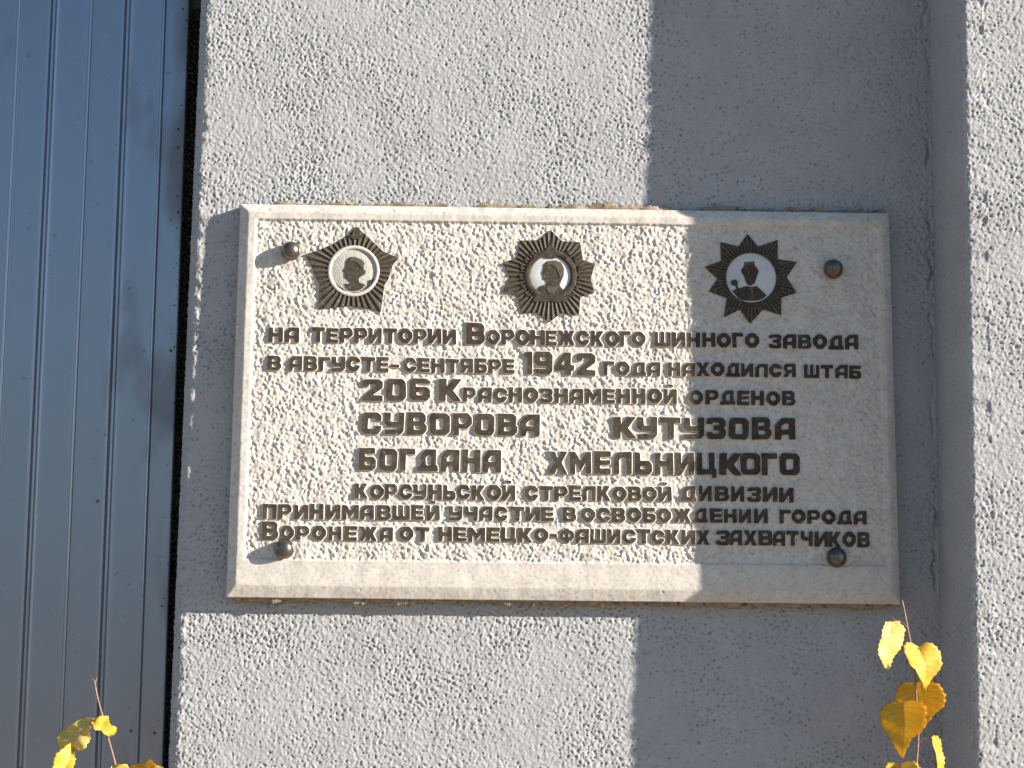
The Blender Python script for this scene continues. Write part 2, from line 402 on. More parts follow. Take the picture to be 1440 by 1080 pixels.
# black rough filler in the gap, set back behind the door edge
nG = bnoise(64, NZ, ST, .008, .3, 21)
xg = np.arange(xe - .012, XL + .01, .0015); Sg, Zg = np.meshgrid(xg, zs, indexing='ij')
Yg = YD + .016 - .008 * sample(nG, Sg / ST + 900, Zg / ST) * ((Zg > 1.26) & (Zg < 2.5))
add('gap_filler', grid_mesh('gap_filler', np.stack([Sg, Yg, Zg], -1)), MS['gap'], bld)

# ------------------------------------------------------------------ the plaque
LEAN = math.atan2(.008, .594)
# outer corners of the slab's front arris (world, y given by the lean)
YT, YB = -.017, -.025
TL, TR, BR, BL = back(338, 287, YT), back(1250, 300, YT), back(1266, 850, YB), back(318, 840, YB)
O = (TL + TR + BR + BL) / 4
plq = thing('memorial_plaque', 'cream stone plaque with three star emblems and dark raised lettering, bolted to the wall', 'plaque', tuple(O))
A_ = np.array([1.0, 0, 0]); B_ = np.array([0, math.sin(LEAN), math.cos(LEAN)]); C_ = np.array([0, -math.cos(LEAN), math.sin(LEAN)])
# the plaque frame: a to the right, b up the slab, c out of it; local object coords (a, -c, b) under a leaned empty
plq.rotation_euler = (-LEAN, 0, 0)
def toab(P): d = np.array(P) - O; return np.array([d @ A_, d @ B_])
def pix_ab(px, py, c):
    """photo pixel -> plaque plane at height c above the slab's arris"""
    d = _F + _R * (px - 720) / FPX - _U * (py - 540) / FPX
    o = O + C_ * c; t = ((o - CP) @ C_) / (d @ C_)
    return toab(CP + d * t)
def L3(a, b, c): return (a, -c, b)
cTL, cTR, cBR, cBL = [toab(p) for p in (TL, TR, BR, BL)]
W_ = .9955; H_ = .5937
ZR = .007         # rim above the arris
ZFIELD = .0040    # mean level of the hewn field
ZLET = .0066      # top of the letters

FONT = {
 'Н': (9, [[(0,0),(3,0),(3,3.7),(6,3.7),(6,0),(9,0),(9,10),(6,10),(6,6.3),(3,6.3),(3,10),(0,10)]]),
 'А': (9, [[(0,0),(2.9,0),(2.9,2.3),(6.1,2.3),(6.1,0),(9,0),(9,10),(3.2,10),(0,6.9)], [(2.9,4.7),(6.1,4.7),(6.1,7.4),(4.3,7.4),(2.9,6.1)]]),
 'Т': (9, [[(3.0,0),(6.0,0),(6.0,7.3),(9,7.3),(9,10),(0,10),(0,7.3),(3.0,7.3)]]),
 'Е': (8.2, [[(0,0),(8.2,0),(8.2,2.5),(3,2.5),(3,3.9),(7.8,3.9),(7.8,6.1),(3,6.1),(3,7.5),(8.2,7.5),(8.2,10),(0,10)]]),
 'Р': (8.8, [[(0,0),(3,0),(3,3),(6.4,3),(8.8,5),(8.8,8.1),(7,10),(0,10)], [(3,5.3),(5.2,5.3),(6,5.9),(6,7.1),(5.2,7.7),(3,7.7)]]),
 'И': (9, [[(0,0),(2.8,0),(6.2,5.0),(6.2,0),(9,0),(9,10),(6.2,10),(2.8,5.0),(2.8,10),(0,10)]]),
 'Й': (9, [[(0,0),(2.8,0),(6.2,5.0),(6.2,0),(9,0),(9,10),(6.2,10),(2.8,5.0),(2.8,10),(0,10)], [(2.6,11.5),(6.4,11.5),(6.4,13.0),(2.6,13.0)]]),
 'о': (9.4, [[(2.9,0),(6.5,0),(9.4,3.2),(9.4,6.8),(6.5,10),(2.9,10),(0,6.8),(0,3.2)], [(4.1,3.1),(5.3,3.1),(6.4,4.4),(6.4,5.6),(5.3,6.9),(4.1,6.9),(3,5.6),(3,4.4)]]),
 'О': (9, [[(1.5,0),(7.5,0),(9,1.6),(9,8.4),(7.5,10),(1.5,10),(0,8.4),(0,1.6)], [(3.4,2.6),(5.6,2.6),(6,3.1),(6,6.9),(5.6,7.4),(3.4,7.4),(3,6.9),(3,3.1)]]),
 'В': (9, [[(0,0),(7.2,0),(9,1.7),(9,4),(8,5.1),(8.6,6.1),(8.6,8.5),(7.2,10),(0,10)], [(3,2.3),(5.6,2.3),(6.1,2.8),(6.1,3.4),(5.6,4),(3,4)], [(3,6.2),(5.4,6.2),(5.8,6.7),(5.8,7.3),(5.4,7.8),(3,7.8)]]),
 'Ш': (11, [[(0,0),(11,0),(11,10),(8.4,10),(8.4,2.6),(6.8,2.6),(6.8,10),(4.2,10),(4.2,2.6),(2.6,2.6),(2.6,10),(0,10)]]),
 'З': (8.6, [[(1.3,0),(7.2,0),(8.6,1.5),(8.6,4),(7.7,5.1),(8.6,6.2),(8.6,8.6),(7.2,10),(1.4,10),(0,8.6),(0,7),(2.9,7),(2.9,7.6),(5.6,7.6),(5.6,6.3),(3,6.3),(3,4),(5.6,4),(5.6,2.5),(2.8,2.5),(2.8,3.3),(0,3.3),(0,1.3)]]),
 'Д': (10, [[(0,0),(10,0),(10,2.6),(9.1,2.6),(9.1,10),(4.2,10),(1.2,7),(1.2,2.6),(0,2.6)], [(4.1,2.7),(6.3,2.7),(6.3,7.3),(5.2,7.3),(4.1,6.2)]]),
 'Г': (7.6, [[(0,0),(3,0),(3,7.3),(7.6,7.3),(7.6,10),(0,10)]]),
 'с': (9, [[(3,0),(6.8,0),(9,2.4),(9,3.9),(6,3.9),(5.4,3.0),(4,3.0),(2.9,4.1),(2.9,5.9),(4,7.0),(5.4,7.0),(6,6.1),(9,6.1),(9,7.6),(6.8,10),(3,10),(0,6.8),(0,3.2)]]),
 'С': (9, [[(1.5,0),(7.5,0),(9,1.6),(9,4.1),(6.1,4.1),(6.1,2.6),(3,2.6),(3,7.4),(6.1,7.4),(6.1,6.2),(9,6.2),(9,8.4),(7.5,10),(1.5,10),(0,8.4),(0,1.6)]]),
 'У': (9, [[(0.3,0),(7.4,0),(9,1.6),(9,10),(6.1,10),(6.1,6),(3,6),(3,10),(0,10),(0,5),(1.6,3.6),(6.1,3.6),(6.1,2.4),(0.3,2.4)]]),
 'Я': (9, [[(6.1,0),(9,0),(9,10),(2,10),(0.2,8.2),(0.2,5.6),(1.8,3.9),(0,0),(3.1,0),(4.6,3.2),(6.1,3.2)], [(3.5,5.5),(6.1,5.5),(6.1,7.6),(3.5,7.6),(3.0,7.1),(3.0,6.0)]]),
 'Б': (8.6, [[(0,0),(7.2,0),(8.6,1.5),(8.6,4.6),(7.2,6.1),(3,6.1),(3,7.5),(8.2,7.5),(8.2,10),(0,10)], [(3,2.4),(5.2,2.4),(5.7,2.9),(5.7,3.3),(5.2,3.8),(3,3.8)]]),
 'К': (9.2, [[(0,0),(3,0),(3,3.4),(5.7,0),(9.2,0),(5.8,5),(9,10),(5.6,10),(3,6.6),(3,10),(0,10)]]),
 'Х': (9.6, [[(0,0),(3.4,0),(4.8,2.8),(6.2,0),(9.6,0),(6.7,5),(9.6,10),(6.2,10),(4.8,7.2),(3.4,10),(0,10),(2.9,5)]]),
 'Ж': (12, [[(0,0),(3.3,0),(4.7,3.2),(4.7,0),(7.3,0),(7.3,3.2),(8.7,0),(12,0),(9.5,5),(12,10),(8.7,10),(7.3,6.8),(7.3,10),(4.7,10),(4.7,6.8),(3.3,10),(0,10),(2.5,5)]]),
 'М': (10.6, [[(0,0),(2.8,0),(2.8,5),(5.3,1.2),(7.8,5),(7.8,0),(10.6,0),(10.6,10),(7.8,10),(5.3,6.0),(2.8,10),(0,10)]]),
 'П': (9, [[(0,0),(3,0),(3,7.3),(6,7.3),(6,0),(9,0),(9,10),(0,10)]]),
 'Л': (9, [[(0,0),(2.9,0),(2.9,6.2),(3.9,7.4),(6.1,7.4),(6.1,0),(9,0),(9,10),(2.8,10),(0,7.3)]]),
 'Ц': (9.8, [[(0,0),(7.4,0),(7.4,-1.3),(9.8,-1.3),(9.8,2.6),(8.8,2.6),(8.8,10),(6,10),(6,2.6),(2.9,2.6),(2.9,10),(0,10)]]),
 'Ч': (8.8, [[(5.9,0),(8.8,0),(8.8,10),(5.9,10),(5.9,6.2),(2.9,6.2),(2.9,10),(0,10),(0,5.2),(1.6,3.6),(5.9,3.6)]]),
 'Ф': (10, [[(3.6,0),(6.4,0),(6.4,1.2),(8.2,1.2),(10,3.2),(10,6.8),(8.2,8.8),(6.4,8.8),(6.4,10),(3.6,10),(3.6,8.8),(1.8,8.8),(0,6.8),(0,3.2),(1.8,1.2),(3.6,1.2)], [(3.6,3.6),(3.6,6.4),(2.6,5.8),(2.6,4.2)], [(6.4,3.6),(7.4,4.2),(7.4,5.8),(6.4,6.4)]]),
 'Ь': (8.6, [[(0,0),(7.2,0),(8.6,1.5),(8.6,4.6),(7.2,6.1),(3,6.1),(3,10),(0,10)], [(3,2.4),(5.2,2.4),(5.7,2.9),(5.7,3.3),(5.2,3.8),(3,3.8)]]),
 '-': (5, [[(0,4),(5,4),(5,6.2),(0,6.2)]]),
 '1': (5, [[(1.8,0),(5,0),(5,10),(2.4,10),(0,8.6),(0,7.4),(1.8,7.4)]]),
 '6': (9, [[(1.5,0),(7.5,0),(9,1.5),(9,4.8),(7.5,6.2),(3,6.2),(3,7.5),(9,7.5),(9,8.5),(7.5,10),(1.5,10),(0,8.4),(0,1.6)], [(3.2,2.5),(6,2.5),(6,3.9),(3.2,3.9)]]),
 '9': (9, [[(7.5,10),(1.5,10),(0,8.5),(0,5.2),(1.5,3.8),(6,3.8),(6,2.5),(0,2.5),(0,1.5),(1.5,0),(7.5,0),(9,1.6),(9,8.4)], [(5.8,7.5),(3,7.5),(3,6.1),(5.8,6.1)]]),
 '4': (9.2, [[(4.9,0),(7.9,0),(7.9,2),(9.2,2),(9.2,4.4),(7.9,4.4),(7.9,10),(5.0,10),(0,4),(0,2),(4.9,2)], [(3.2,4.4),(4.9,4.4),(4.9,6.4)]]),
 '2': (9, [[(0,0),(9,0),(9,2.6),(4.8,2.6),(8.9,6),(8.9,8.6),(7.5,10),(1.4,10),(0,8.6),(0,6.5),(3,6.5),(3,7.4),(6,7.4),(6,6.5),(0,1.9)]]),
}
FONT['0'] = FONT['О']

def rounded(poly, r=.42):
    out = []
    n = len(poly)
    for i in range(n):
        p0, p, p1 = Vector(poly[i - 1]), Vector(poly[i]), Vector(poly[(i + 1) % n])
        a, b = (p0 - p), (p1 - p)
        ra = min(r, a.length * .42); rb = min(r, b.length * .42)
        A = p + a.normalized() * ra; B = p + b.normalized() * rb
        out += [A, A * .25 + p * .5 + B * .25, B]
    return out

def extrude_outline(name, loops, unit, depth, bev, mats, grow=0.0):
    """closed 2d outlines (even-odd) -> solid of `depth`; x right, z up, front towards -Y at y = 0; slot 1 on the front"""
    cu = bpy.data.curves.new(name, 'CURVE'); cu.dimensions = '2D'; cu.fill_mode = 'BOTH'
    for lp in loops:
        s = cu.splines.new('POLY'); s.points.add(len(lp) - 1)
        for k, q in enumerate(lp): s.points[k].co = (q[0] * unit, q[1] * unit, 0, 1)
        s.use_cyclic_u = True
    cu.extrude = depth / 2 - bev; cu.bevel_depth = bev; cu.bevel_resolution = 0 if grow else 1; cu.offset = -bev + grow
    tmp = bpy.data.objects.new('tmp', cu); COL.objects.link(tmp)
    dg = bpy.context.evaluated_depsgraph_get(); dg.update()
    me = bpy.data.meshes.new_from_object(tmp.evaluated_get(dg)); me.name = name
    bpy.data.objects.remove(tmp); bpy.data.curves.remove(cu)
    n = len(me.vertices); co = np.empty(n * 3, np.float32); me.vertices.foreach_get('co', co); co = co.reshape(-1, 3)
    new = np.stack([co[:, 0], -(co[:, 2] - depth / 2), co[:, 1]], 1)      # front at y = 0, body behind (+Y)
    me.vertices.foreach_set('co', new.ravel()); me.update()
    me.materials.clear()
    for m_ in mats: me.materials.append(m_)
    if len(mats) > 1:
        for p in me.polygons: p.material_index = 1 if (p.normal.y < -.9 and p.center.y < bev * .5) else 0
    return me

# word, x0, y(base at x0), x1, y(base at x1), height in photo px, style (small / big forms)
ROWS = [
 ('НА', 377.3, 480.6, 421.0, 481.2, 21.0, 0), ('ТЕРРИТОРИИ', 438, 481.4, 641.5, 484, 21.2, 0),
 ('В', 654.6, 484.3, 682.3, 484.6, 30.3, 0), ('ОРОНЕЖСКОГО', 684.5, 484.4, 908, 487, 20.8, 0),
 ('ШИННОГО', 920, 487.2, 1067.5, 489, 20.5, 0), ('ЗАВОДА', 1080.7, 490, 1207.3, 491.8, 20.3, 0),
 ('В', 375.1, 520.7, 395.5, 521, 20.4, 0), ('АВГУСТЕ', 405.7, 521, 547.2, 523, 20.4, 0), ('-', 549.5, 524.2, 561.8, 524.4, 20.4, 0),
 ('СЕНТЯБРЕ', 567, 523.4, 723.9, 525.4, 20.4, 0), ('1', 736.3, 526.4, 748.7, 526.6, 32.5, 1), ('9', 750.8, 526.8, 777.5, 527.2, 32.5, 1),
 ('4', 779.5, 527.4, 806.7, 527.8, 32.5, 1), ('2', 810, 528, 837.5, 528.4, 32.5, 1),
 ('ГОДА', 848.3, 527.6, 929.2, 528.6, 19.6, 0), ('НАХОДИЛСЯ', 939.2, 528.8, 1119.4, 531, 19.2, 0), ('ШТАБ', 1130.3, 531.4, 1211.3, 533, 19, 0),
 ('206', 509, 563.4, 604.8, 564, 31, 1), ('К', 616.9, 564.2, 650, 564.6, 31, 1), ('РАСНОЗНАМЕННОЙ', 651, 565, 952.7, 568.2, 20.6, 0),
 ('ОРДЕНОВ', 969.4, 568.6, 1119.2, 570.6, 20.2, 0),
 ('СУВОРОВА', 507.7, 610.6, 759.8, 613.6, 31, 1), ('КУТУЗОВА', 862.8, 617, 1118.4, 618.6, 31, 1),
 ('БОГДАНА', 504, 661.6, 704.5, 664.4, 31.5, 1), ('ХМЕЛЬНИЦКОГО', 770.3, 666, 1122.3, 669, 31, 1),
 ('КОРСУНЬСКОЙ', 498.5, 701, 724.4, 703.8, 21, 0), ('СТРЕЛКОВОЙ', 737.9, 703.8, 944.6, 705, 21, 0), ('ДИВИЗИИ', 957, 704.2, 1116, 706.6, 21.3, 0),
 ('ПРИНИМАВШЕЙ', 368.8, 729.6, 619.8, 731.6, 20.5, 0), ('УЧАСТИЕ', 630.8, 731.8, 779.2, 733.2, 20.2, 0), ('В', 791, 733.2, 810.4, 733.4, 20.2, 0),
 ('ОСВОБОЖДЕНИИ', 817, 733.6, 1079.6, 736, 20, 0), ('ГОРОДА', 1095.6, 736.6, 1219, 738.2, 19.6, 0),
 ('В', 367.3, 759, 391, 759.3, 26, 0), ('ОРОНЕЖА', 393.3, 759.4, 553.8, 760.8, 20.4, 0), ('ОТ', 561.7, 760.8, 603.8, 761.2, 20.2, 0),
 ('НЕМЕЦКО', 615.8, 761.2, 772.3, 762.6, 20.2, 0), ('-', 774, 763, 783.8, 763.2, 20.2, 0), ('ФАШИСТСКИХ', 786.9, 763, 998.3, 766, 20.4, 0),
 ('ЗАХВАТЧИКОВ', 1006.7, 766.4, 1223.3, 770, 21.5, 0)]

# --- slab as a relief: hewn field, smooth rim, bevelled edge
na = int(W_ / .00138); nb = int(H_ / .00138)
u = np.linspace(0, 1, na)[:, None] + np.zeros((1, nb)); v = np.linspace(0, 1, nb)[None, :] + np.zeros((na, 1))
def bil(k): return (cBL[k] * (1 - u) + cBR[k] * u) * (1 - v) + (cTL[k] * (1 - u) + cTR[k] * u) * v
PA, PB = bil(0), bil(1)
stp = .00138
r1 = bnoise(na, nb, stp, .0105, .30, 31, math.radians(-55), 1.45); r2 = bnoise(na, nb, stp, .0065, .28, 32)
r3 = bnoise(na, nb, stp, .045, .4, 33); r4 = bnoise(na, nb, stp, .030, .6, 34); r5 = bnoise(na, nb, stp, .009, .3, 35); r6 = bnoise(na, nb, stp, .0038, .3, 36)
dL, dR, dB, dT = u * W_, (1 - u) * W_, v * H_, (1 - v) * H_
wob = .00028 * r4
def bev(d, wd): t = np.clip((d + wob * .6) / wd, 0, 1); return 1 - (1 - t) ** 1.12
edge = np.minimum(np.minimum(bev(dL, .0150), bev(dR, .0125)), np.minimum(bev(dB, .0185), bev(dT, .0135)))
base = ZR * edge
fd = np.minimum(np.minimum(dL - .0255, dR - .0195), np.minimum(dB - .0555, dT - .0235)) + .00035 * r5
fm = np.clip(fd / .0022, 0, 1); fm = fm * fm * (3 - 2 * fm)
# calm zones around the letters and emblems
calm = np.zeros_like(PA)
for wrd, x0, y0, x1, y1, hh, big in ROWS:
    p = pix_ab(x0, y0, ZLET); q = pix_ab(x1, y1, ZLET); hgt = hh * .001083
    t = np.clip((PA - p[0]) / (q[0] - p[0]), 0, 1); yb = p[1] + (q[1] - p[1]) * t
    ex = np.maximum(np.maximum(p[0] - PA, PA - q[0]), np.maximum(yb - PB, PB - yb - hgt))
    calm = np.maximum(calm, np.clip(1 - (ex - .0005) / .0035, 0, 1))
EMB = [(497.5, 381.5, 62), (774, 388, 66), (1056, 391, 66)]
for ex_, ey_, er in EMB:
    c0 = pix_ab(ex_, ey_, ZFIELD); rr = np.hypot(PA - c0[0], PB - c0[1])
    calm = np.maximum(calm, np.clip(1 - (rr - er * .00085) / .006, 0, 1))
BOLTS = [(408, 352), (1173, 377), (399, 772), (1178, 784)]
for ex_, ey_ in BOLTS:
    c0 = pix_ab(ex_, ey_, .02); rr = np.hypot(PA - c0[0], PB - c0[1]); calm = np.maximum(calm, np.clip(1 - (rr - .014) / .006, 0, 1))
hew = (.82 + .22 * np.clip(r4, -1.5, 1.5)) * (.00066 * np.tanh(.9 * r1) + .00042 * r2 + .00022 * r6) + .00035 * r3 - .0008 * np.clip(-(r1 + .7 * r2) - 1.5, 0, 2)
field = ZFIELD + hew * (1 - .68 * calm)
smooth_ = .00005 * r5 + .00016 * r3 - .0004 * np.clip(r2 - 3.0, 0, 1)
chip = np.clip(r4 + .5 * r5 - 1.9, 0, 2) * .0026 * np.exp(-((edge - .80) / .12) ** 2) * (fm < .05)
Cc = (base + smooth_ - chip) * (1 - fm) + field * fm
P = np.stack([PA, -Cc, PB], -1)
# skirt back to the wall
def skirt(P, back_):
    Q = np.pad(P, ((1, 1), (1, 1), (0, 0)), mode='edge')
    for sl_ in ((0, slice(None)), (-1, slice(None)), (slice(None), 0), (slice(None), -1)): Q[sl_][..., 1] = back_
    return Q
slab = add('slab', grid_mesh('slab', skirt(P, .0225)), MS['stone'], plq)

# --- letters, one object each, meshes shared between alike glyphs
cache = {}
# unit scale: outline is 10 units high * .1 = 1.0, bevel offset must survive scaling, so scale is applied to a copy per row height
def letter_mesh(ch, big, alt, sx, sz):
    key = ('m', ch, big, alt, round(sz, 4))
    if key not in cache:
        k = 'о' if (ch == 'О' and not big) else 'с' if (ch == 'С' and not big) else ch
        wd, loops = FONT[k]
        rr = random.Random(ord(k) + alt * 97); j = .20
        lp2 = [[(p[0] * sx, p[1] * sz) for p in rounded([(x + rr.uniform(-j, j), y + rr.uniform(-j, j)) for x, y in lp], .5 if big else .7)] for lp in loops]
        cache[key] = extrude_outline('letter', lp2, 1.0, .0040, .0009, [MS['stone'], MS['paint_b' if alt == 1 else 'paint']], .0009)
    return cache[key]
for ri, (wrd, x0, y0, x1, y1, hh, big) in enumerate(ROWS):
    p = pix_ab(x0, y0, ZLET); q = pix_ab(x1, y1, ZLET)
    p_t = pix_ab(x0, y0 - hh, ZLET); hgt = (p_t[1] - p[1])
    sz = hgt / 10.0
    ws = []
    for ch in wrd:
        k = 'о' if (ch == 'О' and not big) else 'с' if (ch == 'С' and not big) else ch
        ws.append(FONT[k][0])
    gap = 1.15 if big else .95
    total = sum(ws) + gap * (len(ws) - 1)
    sx = (q[0] - p[0]) / total
    ang = math.atan2(q[1] - p[1], q[0] - p[0])
    x = 0.0
    for ci, ch in enumerate(wrd):
        alt = 1 if (ri in (0, 1, 2, 5, 16, 4, 3) and random.random() < .75) else random.choice([0, 2])
        me = letter_mesh(ch, big, alt, sx, sz)
        o = bpy.data.objects.new('letter', me); COL.objects.link(o); o.parent = plq
        t = x * sx
        a = p[0] + t; b = p[1] + t * math.tan(ang)
        o.location = (a + random.uniform(-.0002, .0002), -(ZLET + random.uniform(-.0003, .0003)), b + random.uniform(-.00035, .00035))
        s_ = 1 + random.uniform(-.015, .015); o.scale = (s_, 1, 1 + random.uniform(-.02, .02))
        o.rotation_euler = (0, -ang + math.radians(random.uniform(-.9, .9)), 0)
        x += ws[ci] + gap

# --- emblems
PX = .001075
def star_point(th0, th1, rfun, r0, nr, base_c, amp, seedp):
    """a wedge of the star with pleated rays; returns a mesh in (x, -c, z) about the star centre"""
    n = 54
    vs, fs = [], []
    tris = []
    rng = random.Random(seedp)
    for i in range(n + 1):
        th = th0 + (th1 - th0) * i / n
        R = rfun(th)
        ph = (th / (2 * math.pi)) * nr
        tri = abs((ph % 1) - .5) * 2
        tris.append(tri); rows = [(r0, .0), (r0 + .001, tri), ((r0 + R) / 2, tri), (R - .0008, tri * .8), (R, -.15)]
        for r, k in rows: vs.append((r * math.cos(th), -(base_c + amp * k), r * math.sin(th)))
        vs.append((R * 1.0, 0, 0)); vs[-1] = (R * math.cos(th), .0012, R * math.sin(th))
    m = 6
    for i in range(n):
        for k in range(m - 1):
            fs.append((i * m + k, i * m + k + 1, (i + 1) * m + k + 1, (i + 1) * m + k))
    me = pyd('star_point', vs, fs)
    me.materials.append(MS['stone']); me.materials.append(MS['paint']); me.materials.append(MS['relief_light'])
    for idx, p_ in enumerate(me.polygons):
        ii = idx // (m - 1); k_ = idx % (m - 1)
        p_.material_index = 0 if k_ == m - 2 else 2 if (tris[ii] + tris[ii + 1] > 1.35 and 0 < k_ < m - 2) else 1  # crest strips of the pleats get the painted-in light
    return me
def polar_star(tips, valleys):
    """tips / valleys: (angle, radius) -> radius function, straight edges between the corners"""
    pts = sorted([(a % (2 * math.pi), r) for a, r in tips + valleys])
    xy = [(r * math.cos(a), r * math.sin(a)) for a, r in pts]; n = len(pts)
    def f(th):
        th %= 2 * math.pi
        for i in range(n):
            a0, a1 = pts[i][0], pts[(i + 1) % n][0]
            if i == n - 1: a1 += 2 * math.pi
            t_ = th if th >= a0 else th + 2 * math.pi
            if a0 <= t_ <= a1 + 1e-9:
                (x0, y0), (x1, y1) = xy[i], xy[(i + 1) % n]
                dx, dy = math.cos(th), math.sin(th)
                den = (x1 - x0) * dy - (y1 - y0) * dx
                return abs((x1 * y0 - x0 * y1) / den) if abs(den) > 1e-12 else pts[i][1]
        return pts[0][1]
    return f
def disc_mesh(name, r, c, mats, dome=.0):
    prof = [(.00001, c + dome), (r * .5, c + dome * .75), (r * .97, c), (r, c - .0004), (r, -.001)]
    me = lathe_mesh(name, prof, 56); me.materials.append(mats); return me
def ring_mesh(name, r0, r1, c, m_):
    prof = [(r0, 0), (r0, c - .0005), (r0 + .0005, c), ((r0 + r1) / 2, c + .0004), (r1 - .0005, c), (r1, c - .0005), (r1, 0)]
    me = lathe_mesh(name, prof, 72); me.materials.append(m_); return me
def shape(name, pts, c, depth, m_, k, r=0.0):
    """pts in emblem units (k metres each), y down"""
    lp = [(x * k, -y * k) for x, y in pts]
    lp = [tuple(p_) for p_ in rounded(lp, r * k)] if r else lp
    me = extrude_outline(name, [lp], 1.0, depth, .0003, [m_])
    me.transform(Matrix.Translation((0, -c, 0)))
    return me
def emblem(px, py, tips, valleys, r0, nr, parts, base_mat):
    c0 = pix_ab(px, py, ZFIELD)
    fr = polar_star([(math.radians(a), r * PX) for a, r in tips], [(math.radians(a), r * PX) for a, r in valleys])
    em = add('emblem', disc_mesh('emblem', r0 * PX + .002, .0012, base_mat), [], plq, L3(c0[0], c0[1], ZFIELD))
    va = sorted(a % 360 for a, r in valleys)
    for i in range(len(va)):
        a0 = math.radians(va[i]); a1 = math.radians(va[(i + 1) % len(va)] + (360 if i == len(va) - 1 else 0))
        add('star_point', star_point(a0, a1, fr, r0 * PX, nr, .0017, .0020, i), [], em)
    for nm, me in parts: add(nm, me, [], em)
    return em
def polar(pts, cx, cy, k):
    return [(math.degrees(math.atan2(-(y - cy), x - cx)), math.hypot(x - cx, y - cy) * k) for x, y in pts]
# five pointed star with cream medallion, laureate head in profile
k1 = 1 / 7.713
c1 = (583, 552)
t1 = polar([(603, 55), (1072, 400), (890, 1005), (212, 980), (40, 375)], *c1, k1)
v1 = polar([(720, 160), (905, 330), (1010, 480), (925, 700), (800, 975), (560, 935), (215, 700), (110, 470), (190, 325), (505, 160)], *c1, k1)
# extra corners that are not wedge limits: keep five wedges, pass the others as edge shape
wedge1 = [(a, r) for a, r in polar([(812, 245), (965, 640), (560, 940), (180, 640), (345, 255)], *c1, k1)]
def emblem_star1():
    c0 = pix_ab(*EMB[0][:2], ZFIELD)
    allp = t1 + [q_ for q_ in v1] + wedge1
    pts = sorted(set((round(a % 360, 3), r) for a, r in allp))
    fr = polar_star([(math.radians(a), r * PX) for a, r in pts], [])
    em = add('emblem', disc_mesh('emblem', .0405, .0012, MS['stone']), [], plq, L3(c0[0], c0[1], ZFIELD))
    va = sorted(a % 360 for a, r in wedge1)
    for i in range(5):
        a0 = math.radians(va[i]); a1 = math.radians(va[(i + 1) % 5] + (360 if i == 4 else 0))
        add('star_point', star_point(a0, a1, fr, .0385, 40, .0015, .0022, i), [], em)
    add('ring', ring_mesh('ring', .0340, .0395, .0034, MS['stone']), [], em)
    add('medallion', disc_mesh('medallion', .0345, .0016, MS['medal']), [], em)
    k = k1 * PX
    S = lambda pts: [(x - c1[0], y - c1[1]) for x, y in pts]
    head = S([(548,395),(600,398),(650,415),(690,440),(702,475),(690,500),(700,540),(718,560),(700,590),(660,612),(640,640),(650,680),(720,705),(660,760),(600,772),(545,765),(505,735),(490,690),(540,700),(560,670),(530,660),(520,640),(500,635),(488,600),(490,570),(470,548),(490,520),(500,490),(505,440),(520,410)])
    add('portrait', shape('portrait', head, .0028, .0016, MS['paint'], k, 3), [], em)
    add('hair', shape('hair', S([(545,405),(600,402),(650,420),(685,445),(692,490),(670,520),(640,480),(600,450),(560,440),(530,450)]), .0034, .0010, MS['relief_light'], k, 4), [], em)
    drape = S([(745,655),(790,640),(815,625),(800,690),(740,750),(660,795),(590,802),(540,795),(600,785),(680,770),(740,710)])
    add('drapery', shape('drapery', drape, .0024, .0012, MS['paint'], k, 4), [], em)
    lau = S([(360,680),(400,700),(470,745),(520,790),(440,768),(390,730)])
    add('laurel', shape('laurel', lau, .0024, .0012, MS['paint'], k, 4), [], em)
    top = S([(560,120),(585,75),(610,60),(635,80),(640,120),(650,150),(690,160),(640,200),(560,200),(520,160),(560,150)])
    add('star_tip', shape('star_tip', top, .0040, .0030, MS['paint'], k, 6), [], em)
emblem_star1()
# ten pointed star, dark ring and white disc, profile head facing left
k2 = 1 / 4.5
c2 = (607, 525)
S2 = lambda pts: [((x - c2[0]), (y - c2[1])) for x, y in pts]
kk2 = k2 * PX
t2 = polar([(605, 228), (795, 305), (892, 445), (888, 632), (790, 778), (602, 825), (425, 770), (305, 632), (303, 445), (410, 298)], *c2, k2)
v2 = polar([(680, 300), (815, 420), (865, 540), (800, 660), (680, 765), (520, 765), (400, 660), (350, 540), (395, 410), (530, 295)], *c2, k2)
head2 = S2([(590,430),(640,425),(675,440),(693,475),(692,520),(675,560),(665,590),(690,615),(698,632),(660,650),(600,655),(550,640),(524,612),(545,592),(585,578),(580,556),(562,550),(560,522),(553,508),(562,485),(565,450)])
ep = [('medallion', disc_mesh('medallion', 30.0 * PX, .0019, MS['white'])),
      ('ring', ring_mesh('ring', 28.5 * PX, 37.5 * PX, .0036, MS['paint'])),
      ('portrait', shape('portrait', head2, .0030, .0015, MS['paint'], kk2, 3)),
      ('hair', shape('hair', S2([(590,432),(640,428),(672,442),(690,475),(688,515),(668,540),(655,505),(640,470),(610,455),(578,458)]), .0036, .0010, MS['relief_light'], kk2, 4)),
      ('collar', shape('collar', S2([(590,590),(625,600),(655,585),(650,610),(625,640),(600,640),(580,610)]), .0036, .0010, MS['relief_light'], kk2, 4)),
      ('spire', shape('spire', S2([(575,412),(578,345),(600,335),(608,292),(616,335),(640,345),(642,412)]), .0040, .0034, MS['paint'], kk2, 3)),
      ('ribbon', shape('ribbon', S2([(520,650),(560,662),(600,645),(650,662),(700,648),(750,640),(700,690),(650,700),(610,690),(560,700),(500,680)]), .0042, .0030, MS['paint'], kk2, 4))]
em2 = emblem(*EMB[1][:2], t2, v2, 36.5, 50, ep, MS['paint'])
